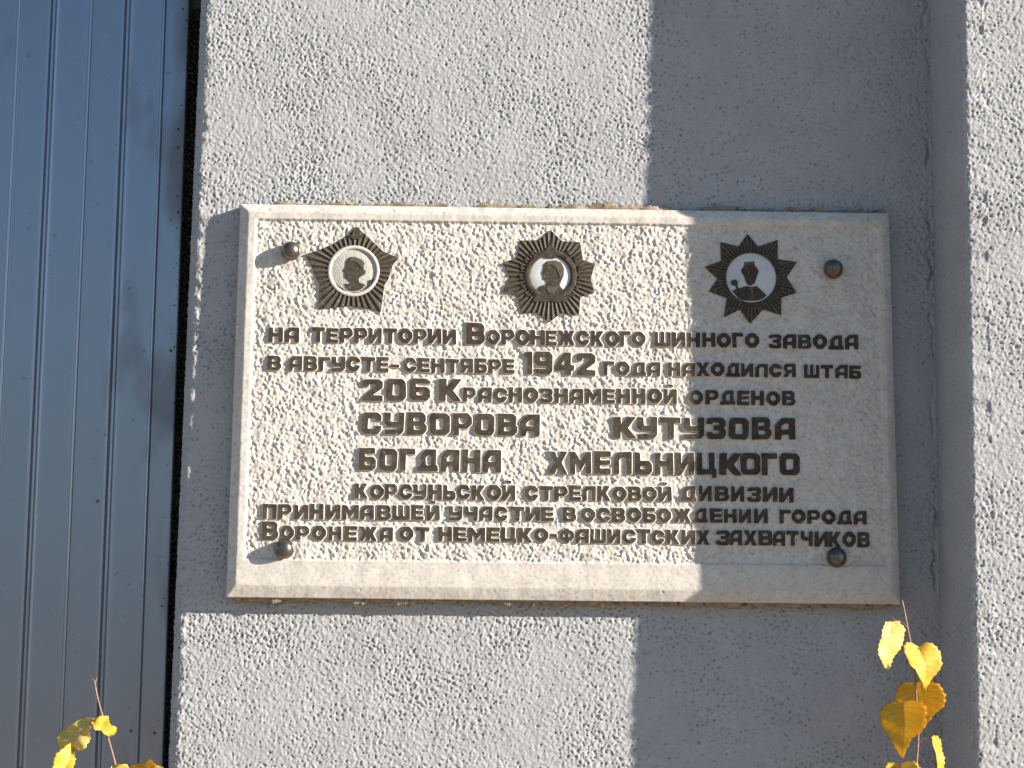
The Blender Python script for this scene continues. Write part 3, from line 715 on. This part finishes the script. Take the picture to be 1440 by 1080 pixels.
for sgn in (-1, 1):
    for j in range(7):   # laurel leaves round the ring
        a = math.radians(-62 + j * 19) if sgn > 0 else math.radians(242 - j * 19)
        r = 41.5 * PX
        lv = [(-5, 0), (0, -2.3), (6, -.6), (6, .6), (0, 2.3)]
        me = shape('laurel_leaf', lv, .0042, .0026, MS['paint'], PX, 0)
        o = add('laurel_leaf', me, [], em2, (r * math.cos(a), 0, r * math.sin(a)))
        o.rotation_euler = (0, -(a + sgn * math.radians(70)), 0)
# ten pointed star in the shade: head with feathered cap, mace in hand
k3 = 1 / 7.713
c3 = (575, 545)
S3 = lambda pts: [((x - c3[0]), (y - c3[1])) for x, y in pts]
kk3 = k3 * PX
t3 = polar([(540, 55), (872, 118), (1080, 362), (1070, 705), (898, 955), (558, 1052), (275, 985), (110, 700), (65, 430), (240, 150)], *c3, k3)
v3 = polar([(655, 195), (868, 335), (965, 535), (905, 760), (705, 895), (450, 900), (305, 775), (205, 560), (248, 360), (440, 195)], *c3, k3)
head3 = S3([(500,375),(550,372),(612,362),(610,395),(640,440),(658,475),(640,520),(628,560),(610,610),(575,630),(540,628),(515,590),(495,520),(475,500),(465,462),(490,430),(503,400)])
body3 = S3([(370,690),(415,670),(470,655),(510,638),(545,640),(580,645),(630,635),(680,675),(742,738),(700,775),(640,795),(560,800),(480,795),(430,765),(395,725)])
mace3 = S3([(350,598),(372,572),(405,568),(430,590),(425,625),(435,670),(460,730),(462,770),(440,765),(420,690),(402,635),(365,630)])
ep = [('medallion', disc_mesh('medallion', 36.5 * PX, .0018, MS['white'])),
      ('ring', ring_mesh('ring', 35.5 * PX, 40.5 * PX, .0036, MS['paint'])),
      ('portrait', shape('portrait', head3, .0030, .0016, MS['paint'], kk3, 3)),
      ('shoulders', shape('shoulders', body3, .0028, .0014, MS['paint'], kk3, 7)),
      ('plume', shape('plume', S3([(505,382),(550,377),(606,368),(603,390),(570,402),(512,402)]), .0034, .0008, MS['relief_light'], kk3, 3)),
      ('coat_edge', shape('coat_edge', S3([(545,650),(580,652),(600,700),(595,780),(570,780),(575,710)]), .0034, .0008, MS['relief_light'], kk3, 3)),
      ('mace', shape('mace', mace3, .0034, .0018, MS['paint'], kk3, 6))]
emblem(*EMB[2][:2], t3, v3, 39.5, 60, ep, MS['paint'])

# --- bolts with domed caps
shank = lathe_mesh('bolt', [(.0120, -.002), (.0120, .0050), (.0144, .0052), (.0149, .0060), (.0149, .0070), (.0139, .0078)], 40); shank.materials.append(MS['bolt'])
dome = lathe_mesh('cap', [(.0132, .0070), (.0139, .0082), (.0139, .0098), (.0134, .0128), (.0120, .0158), (.0098, .0183), (.0067, .0200), (.0034, .0208), (.0001, .0211)], 40); dome.materials.append(MS['bolt'])
for bx_, by_ in BOLTS:
    c0 = pix_ab(bx_, by_, ZFIELD + .011)
    b_ = bpy.data.objects.new('bolt', shank); COL.objects.link(b_); b_.parent = plq; b_.location = L3(c0[0], c0[1], ZFIELD - .001)
    b_.rotation_euler = (random.uniform(-.05, .05), random.uniform(0, 6), 0)
    d_ = bpy.data.objects.new('cap', dome); COL.objects.link(d_); d_.parent = b_

# --- mortar bed squeezed out along the edges (ragged strips behind the slab)
def ragged(name, a0, a1, bfun, thick, yf, seedm, m_, parent, amp=.004, lam=.03):
    n = int(abs(a1 - a0) / .0012)
    rng = np.random.default_rng(seedm)
    k_ = np.exp(-np.linspace(-2.2, 2.2, 41) ** 2); k_ /= np.sqrt((k_ ** 2).sum())
    h = np.convolve(rng.standard_normal(n + 41), k_, 'valid')[:n + 1] * .75; h2 = np.convolve(rng.standard_normal(n + 41), k_, 'valid')[:n + 1]
    f2 = rng.standard_normal(n + 1); k3_ = np.ones(7) / 7 ** .5; h3 = np.convolve(rng.standard_normal(n + 7), k3_, 'valid')[:n + 1]
    rows = []
    for i in range(n + 1):
        a = a0 + (a1 - a0) * i / n; b0 = bfun(a); t = thick + amp * (.6 * h[i] + .45 * h3[i]) + amp * .08 * f2[i]
        s_ = 1 if thick > 0 else -1
        t = s_ * max(abs(t), .0004) if t * s_ > 0 else s_ * .0004
        y0 = yf + .0014 * h2[i]
        rows.append([(a, y0, b0 - s_ * .004), (a, y0 - .0006, b0 + t * .5), (a, y0 + .001, b0 + t), (a, y0 + .02, b0 + t * 1.05)])
    return add(name, grid_mesh(name, np.array(rows), smooth=False), m_, parent)
topline = lambda a: cTL[1] + (cTR[1] - cTL[1]) * (a - cTL[0]) / (cTR[0] - cTL[0])
botline = lambda a: cBL[1] + (cBR[1] - cBL[1]) * (a - cBL[0]) / (cBR[0] - cBL[0])
ragged('mortar', cTL[0] + .015, -.18, topline, .0052, .007, 5, MS['mortar'], plq, .0030)
ragged('mortar', -.14, .16, topline, .0072, .006, 6, MS['mortar'], plq, .0035)
ragged('mortar', .18, cTR[0] - .003, topline, .0075, .008, 8, MS['mortar'], plq, .0038)
ragged('mortar', cBL[0] + .006, cBR[0] - .01, botline, -.0052, .006, 9, MS['mortar'], plq, .0028)

# ------------------------------------------------------------------ twigs with autumn leaves
def resample(pts, n):
    pts = np.array(pts, float); d = np.concatenate([[0], np.cumsum(np.linalg.norm(np.diff(pts, axis=0), axis=1))]); t = np.linspace(0, d[-1], n)
    return np.stack([np.interp(t, d, pts[:, k]) for k in range(pts.shape[1])], 1)
def leaf_mesh(left, right, basept, tip, Y, tx, tz, fold, curl, seedl, serr=.0020, bend=0.0, wave=.0022, mid=None):
    """outline given in photo px measured on the leaf, placed in the plane y = Y, then folded, tilted and curled in depth"""
    n, m = 26, 7
    W2 = lambda p: back(p[0], p[1], Y)[[0, 2]]
    Lp = resample([W2(basept)] + [W2(p) for p in left] + [W2(tip)], n); Rp = resample([W2(basept)] + [W2(p) for p in right] + [W2(tip)], n)
    Mp = resample([W2(basept)] + ([W2(p) for p in mid] if mid else []) + [W2(tip)], n)
    rng = np.random.default_rng(seedl)
    c = Mp[n // 2]
    saw = np.array([((i * 1.0) % 2 - .5) for i in range(n)]) * serr * rng.uniform(.5, 1.4, n); saw += .0011 * np.convolve(rng.standard_normal(n + 2), [.3, .4, .3], 'valid'); saw[0] = saw[-1] = 0
    rows = []
    for i in range(n):
        row = []
        for side, E in ((-1, Lp), (1, Rp)):
            for k in (range(m, 0, -1) if side < 0 else range(0, m + 1)):
                t = k / m
                e = E[i]; mpt = Mp[i]; dv = e - mpt; L_ = np.linalg.norm(dv) + 1e-9
                q = mpt + dv * t * (1 + saw[i] / L_ * t ** 3 if L_ > .003 else 1)
                dist = L_ * t
                vv = i / (n - 1)
                dep = -fold * dist + tx * (q[0] - c[0]) + tz * (q[1] - c[1]) + curl * (vv - .4) ** 2 * .03 + wave * math.sin(vv * 17 + side * 1.3) * t + bend * (dist ** 2) * 20
                if k == 0: dep += .0004
                row.append((q[0], Y + dep, q[1]))
        rows.append(row)
    P = np.array(rows)
    me = grid_mesh('leaf', P)
    uvl = me.uv_layers.new(name='UVMap')
    cols = P.shape[1]; vid = np.empty(len(me.loops), np.int32); me.loops.foreach_get('vertex_index', vid)
    ii, jj = vid // cols, vid % cols
    uvl.data.foreach_set('uv', np.stack([jj / (cols - 1), ii / (n - 1)], 1).astype(np.float32).ravel())
    return me
def leafobj(parent, matn, *a, **k):
    me = leaf_mesh(*a, **k); o = add('leaf', me, MS[matn], parent)
    md = o.modifiers.new('thick', 'SOLIDIFY'); md.thickness = .00022; md.offset = 0
    return o
R4 = lambda pts: [(1140 + x / 4.153, 820 + y / 4.153) for x, y in pts]
r4 = lambda x, y: (1140 + x / 4.153, 820 + y / 4.153)
def stem(parent, pts, Y, rad, name='stem', dy=None):
    P3 = [tuple(back(p[0], p[1], Y)) for p in pts]
    P3 = resample(P3, 4 * len(P3)).tolist(); n = len(P3)
    return add(name, tube_mesh(name, P3, [rad[0] + (rad[1] - rad[0]) * i / (n - 1) for i in range(n)]), MS['bark'], parent)
YS = -.27
pb = back(1288, 1080, YS)
tw = thing('leafy_shoot', 'thin reddish shoot with yellow autumn leaves below the right end of the plaque', 'shoot', (float(pb[0]) + .04, YS, 0))
off = np.array(tw.location)
def under(o, root): o.location = tuple(-np.array(root.location)); return o
under(stem(tw, R4([(533, 100), (545, 150), (556, 210), (566, 262), (582, 345), (600, 480), (611, 560), (616, 650), (622, 800), (628, 870), (625, 950), (618, 1040), (612, 1120), (618, 1300)]), YS, (.0011, .0019)), tw)
lowp = back(*r4(618, 1300), YS)
me = tube_mesh('stem', resample([tuple(lowp), (lowp[0] + .01, YS, lowp[2] - .2), (lowp[0] + .02, YS + .01, .7), (lowp[0] + .04, YS + .01, .3), (lowp[0] + .04, YS, 0)], 20).tolist(), [.0019 + .00018 * i for i in range(20)])
under(add('stem', me, MS['bark'], tw), tw)
# leaves: left margin, right margin, base, tip
under(leafobj(tw, 'leaf_pale', R4([(440, 228), (405, 300), (385, 360), (378, 410), (402, 452), (425, 485)]), R4([(520, 223), (560, 265), (562, 320), (530, 385), (488, 435), (470, 465)]), r4(485, 228), r4(445, 510), YS - .032, .45, .12, .15, .15, 1, mid=R4([(470, 270), (455, 350), (448, 430)])), tw)
under(leafobj(tw, 'leaf', R4([(600, 350), (560, 342), (520, 362), (522, 405), (560, 470), (592, 495), (620, 540), (648, 590)]), R4([(665, 350), (695, 347), (745, 375), (775, 415), (775, 470), (750, 525), (720, 555), (695, 590)]), r4(636, 372), r4(658, 648), YS - .006, .50, .20, .30, 1.0, 2, mid=R4([(645, 420), (665, 500), (672, 580)])), tw)
under(leafobj(tw, 'leaf_deep', R4([(585, 585), (540, 600), (505, 650), (505, 690), (560, 720), (600, 780), (625, 820)]), R4([(650, 575), (705, 575), (750, 592), (773, 650), (750, 720), (700, 770), (670, 815)]), r4(618, 590), r4(648, 852), YS + .022, -.60, .25, .10, .5, 3), tw)
under(leafobj(tw, 'leaf_deep', R4([(510, 690), (455, 710), (415, 760), (425, 835), (455, 895), (490, 945), (515, 990)]), R4([(590, 680), (640, 685), (657, 735), (655, 800), (630, 860), (585, 905), (560, 960)]), r4(548, 698), r4(540, 1026), YS - .02, -.62, .15, .16, .6, 4), tw)
under(leafobj(tw, 'leaf', R4([(700, 900), (712, 945), (730, 1000), (738, 1060), (745, 1120)]), R4([(742, 885), (768, 925), (785, 990), (792, 1060), (785, 1130)]), r4(712, 895), r4(765, 1190), YS, .9, .1, .25, .4, 5), tw)
under(leafobj(tw, 'leaf', R4([(500, 1052), (455, 1055), (432, 1085), (440, 1140), (480, 1190), (520, 1230)]), R4([(560, 1045), (603, 1035), (640, 1085), (640, 1140), (610, 1200), (580, 1240)]), r4(530, 1065), r4(550, 1290), YS - .01, -.3, .2, .25, .5, 6), tw)
under(stem(tw, R4([(628, 935), (645, 918), (675, 908), (712, 912)]), YS, (.0008, .0006), 'petiole'), tw)
under(stem(tw, R4([(566, 262), (550, 240), (520, 222), (488, 215), (478, 200)]), YS - .012, (.0006, .0004), 'petiole'), tw)
under(stem(tw, R4([(596, 440), (612, 400), (636, 372)]), YS - .004, (.0006, .0005), 'petiole'), tw)
under(stem(tw, R4([(611, 545), (622, 570), (618, 592)]), YS, (.0008, .0005), 'petiole'), tw)
under(stem(tw, R4([(618, 720), (590, 705), (548, 698)]), YS - .006, (.0007, .0005), 'petiole'), tw)

R5 = lambda pts: [(x / 4.8, 860 + y / 4.8) for x, y in pts]
r5_ = lambda x, y: (x / 4.8, 860 + y / 4.8)
YW = -.10
pb = back(165, 1100, YW)
tw2 = thing('leafy_twig', 'bare tipped twig with curled yellow leaf in front of the metal door', 'twig', (float(pb[0]) + .08, YW, 0))
under(stem(tw2, R5([(636, 462), (650, 540), (668, 620), (690, 695), (712, 780), (732, 860), (757, 950), (778, 1030), (800, 1120), (850, 1300)]), YW, (.0011, .0017)), tw2)
under(stem(tw2, R5([(640, 480), (630, 465), (622, 450)]), YW, (.0007, .0003), 'bud'), tw2)
under(stem(tw2, R5([(642, 482), (650, 462), (655, 440)]), YW, (.0007, .0003), 'bud'), tw2)
lowp = back(*r5_(850, 1300), YW)
me = tube_mesh('stem', resample([tuple(lowp), (lowp[0] + .03, YW, lowp[2] - .2), (lowp[0] + .05, YW - .01, .6), (lowp[0] + .07, YW, 0)], 20).tolist(), [.0017 + .0002 * i for i in range(20)])
under(add('stem', me, MS['bark'], tw2), tw2)
under(leafobj(tw2, 'leaf_pale', R5([(600, 712), (540, 722), (470, 760), (400, 805), (350, 835), (358, 885), (385, 940)]), R5([(635, 745), (612, 800), (610, 860), (590, 915), (545, 940), (508, 940), (490, 955)]), r5_(625, 722), r5_(430, 965), YW - .01, -.35, .25, -.15, .5, 11, wave=.004,  mid=R5([(580, 780), (500, 870)])), tw2)
under(leafobj(tw2, 'leaf', R5([(440, 900), (395, 950), (378, 1000), (372, 1060), (372, 1120)]), R5([(500, 880), (498, 960), (500, 1010), (485, 1070), (450, 1150)]), r5_(505, 880), r5_(400, 1190), YW - .018, .5, .3, .35, .6, 12), tw2)
under(leafobj(tw2, 'leaf', R5([(640, 790), (680, 805), (705, 830), (725, 850)]), R5([(650, 720), (690, 700), (722, 708), (745, 765), (770, 785), (768, 825)]), r5_(622, 742), r5_(742, 852), YW - .012, .6, .2, .3, .8, 13, serr=.0007), tw2)
under(leafobj(tw2, 'leaf', R5([(740, 1060), (700, 1100), (720, 1160)]), R5([(790, 1032), (845, 1030), (868, 1055), (850, 1120)]), r5_(750, 1045), r5_(780, 1200), YW - .01, .3, .2, .3, .6, 14, serr=.0007), tw2)
under(leafobj(tw2, 'leaf_deep', R5([(880, 1090), (930, 1130), (1010, 1160), (1080, 1150)]), R5([(905, 1035), (950, 1028), (1000, 1004), (1060, 1028), (1110, 1056)]), r5_(845, 1060), r5_(1150, 1120), YW, -.5, .6, .2, .6, 15, serr=.0007), tw2)
